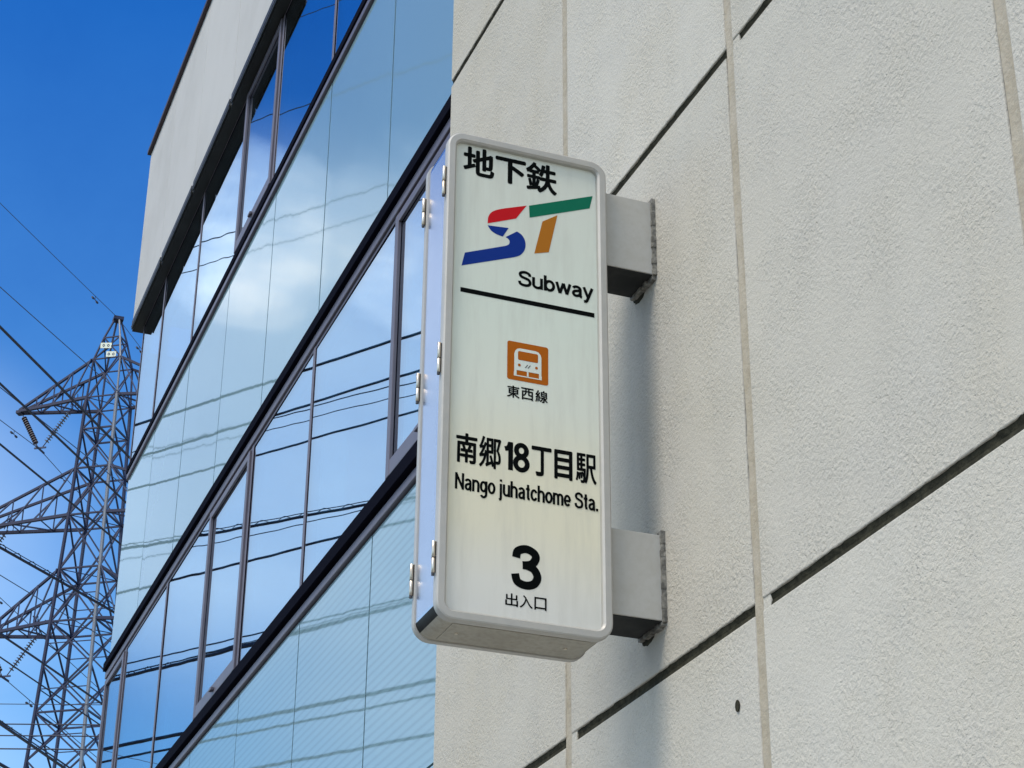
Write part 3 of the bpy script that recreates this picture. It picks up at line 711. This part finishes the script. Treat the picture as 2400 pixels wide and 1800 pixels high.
def cross_arm(zl, zu, L, side, gap):
    e = bpy.data.objects.new('cross_arm', None); C.objects.link(e); e.parent = pyl; e.location = -PO
    s = side; a0 = hw(zl); tip = AX + uA * s * L + Vector((0, 0, zl))
    def P(x, t_, z): return AX + uA * s * x + uL * t_ + Vector((0, 0, z))
    for t_ in (-1, 1):
        b = MB(); b.bar(P(hw(zl), t_ * hw(zl), zl), P(L, t_ * .12, zl), .16)
        obj('lower_chord', b, dark_steel, e)
        b = MB(); b.bar(P(hw(zu), t_ * hw(zu), zu), P(L, t_ * .10, zl + .08), .13)
        obj('upper_chord', b, dark_steel, e)
        n = 4; prev = None
        for k in range(1, n):
            f = k / n; x = a0 + (L - a0) * f; t2 = t_ * (a0 * (1 - f) + .12 * f); zt = zu + (zl - zu) * f
            b = MB(); b.bar(P(x, t2, zl), P(x, t2, zt), .07); obj('strut', b, galv, e)
            x0 = a0 + (L - a0) * (k - 1) / n; t0 = t_ * (a0 * (1 - (k - 1) / n) + .12 * (k - 1) / n)
            z0_ = zu + (zl - zu) * (k - 1) / n
            b = MB(); b.bar(P(x, t2, zl), P(x0, t0, z0_), .07); obj('strut', b, galv, e)
    n = 4
    for k in range(n):
        f0, f1 = k / n, (k + 1) / n
        x0, x1 = a0 + (L - a0) * f0, a0 + (L - a0) * f1
        h0, h1 = a0 * (1 - f0) + .12 * f0, a0 * (1 - f1) + .12 * f1
        sg = 1 if k % 2 else -1
        b = MB(); b.bar(P(x0, sg * h0, zl), P(x1, -sg * h1, zl), .075); obj('strut', b, galv, e)
        b = MB(); b.bar(P(x0, h0, zl), P(x0, -h0, zl), .05); obj('strut', b, galv, e)
    b = MB(); b.box(-.16, .16, -.2, .2, -.12, .05); o = obj('tip_plate', b, dark_steel, e); o.location = tip; o.rotation_euler = (0, 0, R(-34.9))
    xi = L - 2 * gap
    b = MB()
    for q in range(6): b.bar(P(xi + random.uniform(-.3, .3), random.uniform(-.4, .4), zl - .05), P(xi + random.uniform(-.3, .3), random.uniform(-.4, .4), zl + .75), .04)
    b.box(*[0] * 6) if False else None
    obj('hanger_bracket', b, galv, e)
    bot = P(L - gap * .95, 0, zl - 2.45)
    insulator(P(L - .12, 0, zl - .08), bot + Vector((0, 0, .10)) + uA * s * .12, e)
    insulator(P(xi, 0, zl - .08), bot + Vector((0, 0, .10)) - uA * s * .12, e)
    b = MB(); b.bar(bot + uA * .35 + Vector((0, 0, .1)), bot - uA * .35 + Vector((0, 0, .1)), .08); b.tube([bot - uL * .5, bot + uL * .5], .06, 6); obj('clamp', b, galv, e)
    return bot
A_ = []
for zl, zu, L, gp_ in ((49.46, 51.86, 5.35, 1.60), (42.40, 45.14, 8.3, 1.60), (36.33, 39.27, 5.7, 1.60)):
    for s in (1, -1): A_.append((cross_arm(zl, zu, L, s, gp_), s, zl))

# ------------------------------------------------------------------ power lines on the pylon
GL = 'transmission conductors hung from the pylon'
def conductor(p0, drop, label, r=.022, group=GL, damp=True):
    """from the attachment towards the viewer's side and onwards, with sag"""
    o = thing('power_line', label, 'power line', tuple(p0), group)
    for sgn, name in ((-1, 'near_span'), (1, 'far_span')):
        pts = []
        span = 240.0
        for k in range(61):
            t_ = span * k / 60
            z = -4 * drop * (t_ / span) * (1 - t_ / span)
            pts.append(uL * sgn * t_ + Vector((0, 0, z)))
        b = MB(); b.tube(pts, r, 5); obj(name, b, alu_wire, o)
        if damp:
            q = pts[1] * .75
            b = MB(); b.bar(q + Vector((0, 0, -.22)) - uL * .28, q + Vector((0, 0, -.22)) + uL * .28, .03)
            for e in (-1, 1): b.tube([q + Vector((0, 0, -.24)) + uL * (e * .26 - .09), q + Vector((0, 0, -.24)) + uL * (e * .26 + .09)], .06, 6)
            b.bar(q, q + Vector((0, 0, -.22)), .03)
            obj('vibration_damper', b, cable_m, o)
    return o
conductor(AX + Vector((0, 0, 54.80)), 4.5, 'topmost thin earth wire running up left from the pylon peak', r=.018)
names = {(49.46, 1): 'thin conductor held by the V of dark insulators under the top left arm', (49.46, -1): 'thin line crossing high on the sky and passing behind the pylon head',
         (42.40, 1): 'thin conductor of the middle arm entering at the left edge of the photo', (42.40, -1): 'thin line passing behind the pylon just below its top cross arms',
         (36.33, 1): 'thin conductor of the lowest left arm near the bottom left corner', (36.33, -1): 'thin line passing behind the pylon between its middle and lowest arms'}
for p, s, zl in A_: conductor(p, 5.0, names[(zl, s)])

# ------------------------------------------------------------------ street cables overhead (seen directly at left and mirrored in the glass)
def ray(px, py):
    v = ((px - 1200) / FPX, (py - 900) / FPX, 1.0)
    return Vector([sum(RC[r][c] * v[r] for r in range(3)) for c in range(3)])
GS = 'thick black street cables crossing above the viewer'
def street_cable(a, az, H, r, label, wrap=False, back=60, fwd=70, sagk=.0):
    d = ray(*a); p = CAM + d * (H / d.z); u = Vector((math.sin(R(az)), math.cos(R(az)), 0))
    o = thing('street_cable', label, 'cable', tuple(p), GS)
    pts = []
    for k in range(131):
        t_ = -back + (back + fwd) * k / 130
        pts.append(u * t_ + Vector((0, 0, sagk * (t_ / 30) ** 2 + .004 * math.sin(t_ * 1.3))))
    b = MB(); b.tube(pts, r, 6); obj('cable', b, cable_m, o)
    if wrap:
        side = Vector((u.y, -u.x, 0)); pts = []; n = int(34 / .035)
        for k in range(n):
            t_ = -4 + 34 * k / n; a_ = t_ * 2 * math.pi / .30
            pts.append(u * t_ + Vector((0, 0, sagk * (t_ / 30) ** 2)) + (side * math.cos(a_) + Vector((0, 0, 1)) * math.sin(a_)) * (r + .006) + Vector((0, 0, .03)))
        b = MB(); b.tube(pts, .005, 4); obj('spiral_wrap', b, cable_m, o)
        b = MB(); b.tube([q + Vector((0, 0, .045)) for q in [u * (-back + (back + fwd) * k / 130) + Vector((0, 0, sagk * ((-back + (back + fwd) * k / 130) / 30) ** 2)) for k in range(131)]], .006, 5)
        obj('messenger_wire', b, cable_m, o)
    return o
street_cable((0, 766), 34.8, 8.3, .0130, 'thick dark cable crossing in front of the pylon top arm', )
street_cable((0, 899), 35.1, 8.2, .0118, 'dark cable crossing just over the joined tips of the V insulators')
street_cable((0, 1041), 36.9, 8.3, .0110, 'dark cable crossing the left end of the pylon middle arm')
street_cable((0, 1283), 44.8, 8.9, .017, 'cable wrapped in a spiral, meeting the pylon above its lowest arms', wrap=True)
street_cable((0, 1486), 36.0, 9.6, .0165, 'dark cable crossing the pylon below its lowest arms')
street_cable((0, 1696), 32.4, 7.9, .021, 'thickest black cable in the bottom left corner', wrap=True)
street_cable((0, 1690), 33.4, 8.1, .009, 'thin cable running just above the thickest one in the bottom left corner')
def low_cable(px, H, r, label):          # its mirror image crosses the glass at this height
    d = ray(*px); d.x = -d.x; p = Vector((2 * GX + 2.0, 0, EYE)) + d * (H / d.z); u = Vector((math.sin(R(35)), math.cos(R(35)), 0))
    u = u * 1.0
    o = thing('street_cable', label, 'cable', tuple(p), GS); b = MB()
    b.tube([u * t_ + Vector((0, 0, .00045 * t_ * t_)) for t_ in range(-14, 15)], r, 6); obj('cable', b, cable_m, o)
low_cable((800, 1640), 6.2, .020, 'thick low cable whose reflection crosses the ribbed lower glass')
low_cable((800, 1672), 6.1, .013, 'thinner low cable mirrored just under the thick one in the ribbed glass')
low_cable((850, 1752), 5.9, .017, 'lowest cable mirrored near the bottom of the ribbed glass')
low_cable((830, 1430), 6.6, .008, 'thin low cable mirrored high in the ribbed glass')
# distant level wires behind the pylon foot
GD = 'level wires low behind the pylon'
for (py, r, lab) in ((1650, .010, 'faintest and highest level wire behind the lower pylon'), (1697, .016, 'second level wire from the top behind the lower pylon'),
                     (1724, .016, 'third level wire from the top behind the lower pylon'), (1755, .018, 'lowest level wire behind the pylon near the photo bottom')):
    d = ray(0, py); d2 = ray(240, py + 2); dist = 46
    p = CAM + d * (dist / d.y); q = CAM + d2 * ((dist - 2.4) / d2.y); w = (q - p).normalized(); w.z = (q - p).normalized().z
    o = thing('level_wire', lab, 'power line', tuple(p), GD)
    b = MB(); b.tube([w * t_ for t_ in range(-30, 31, 3)], r, 5); obj('wire', b, cable_m, o)
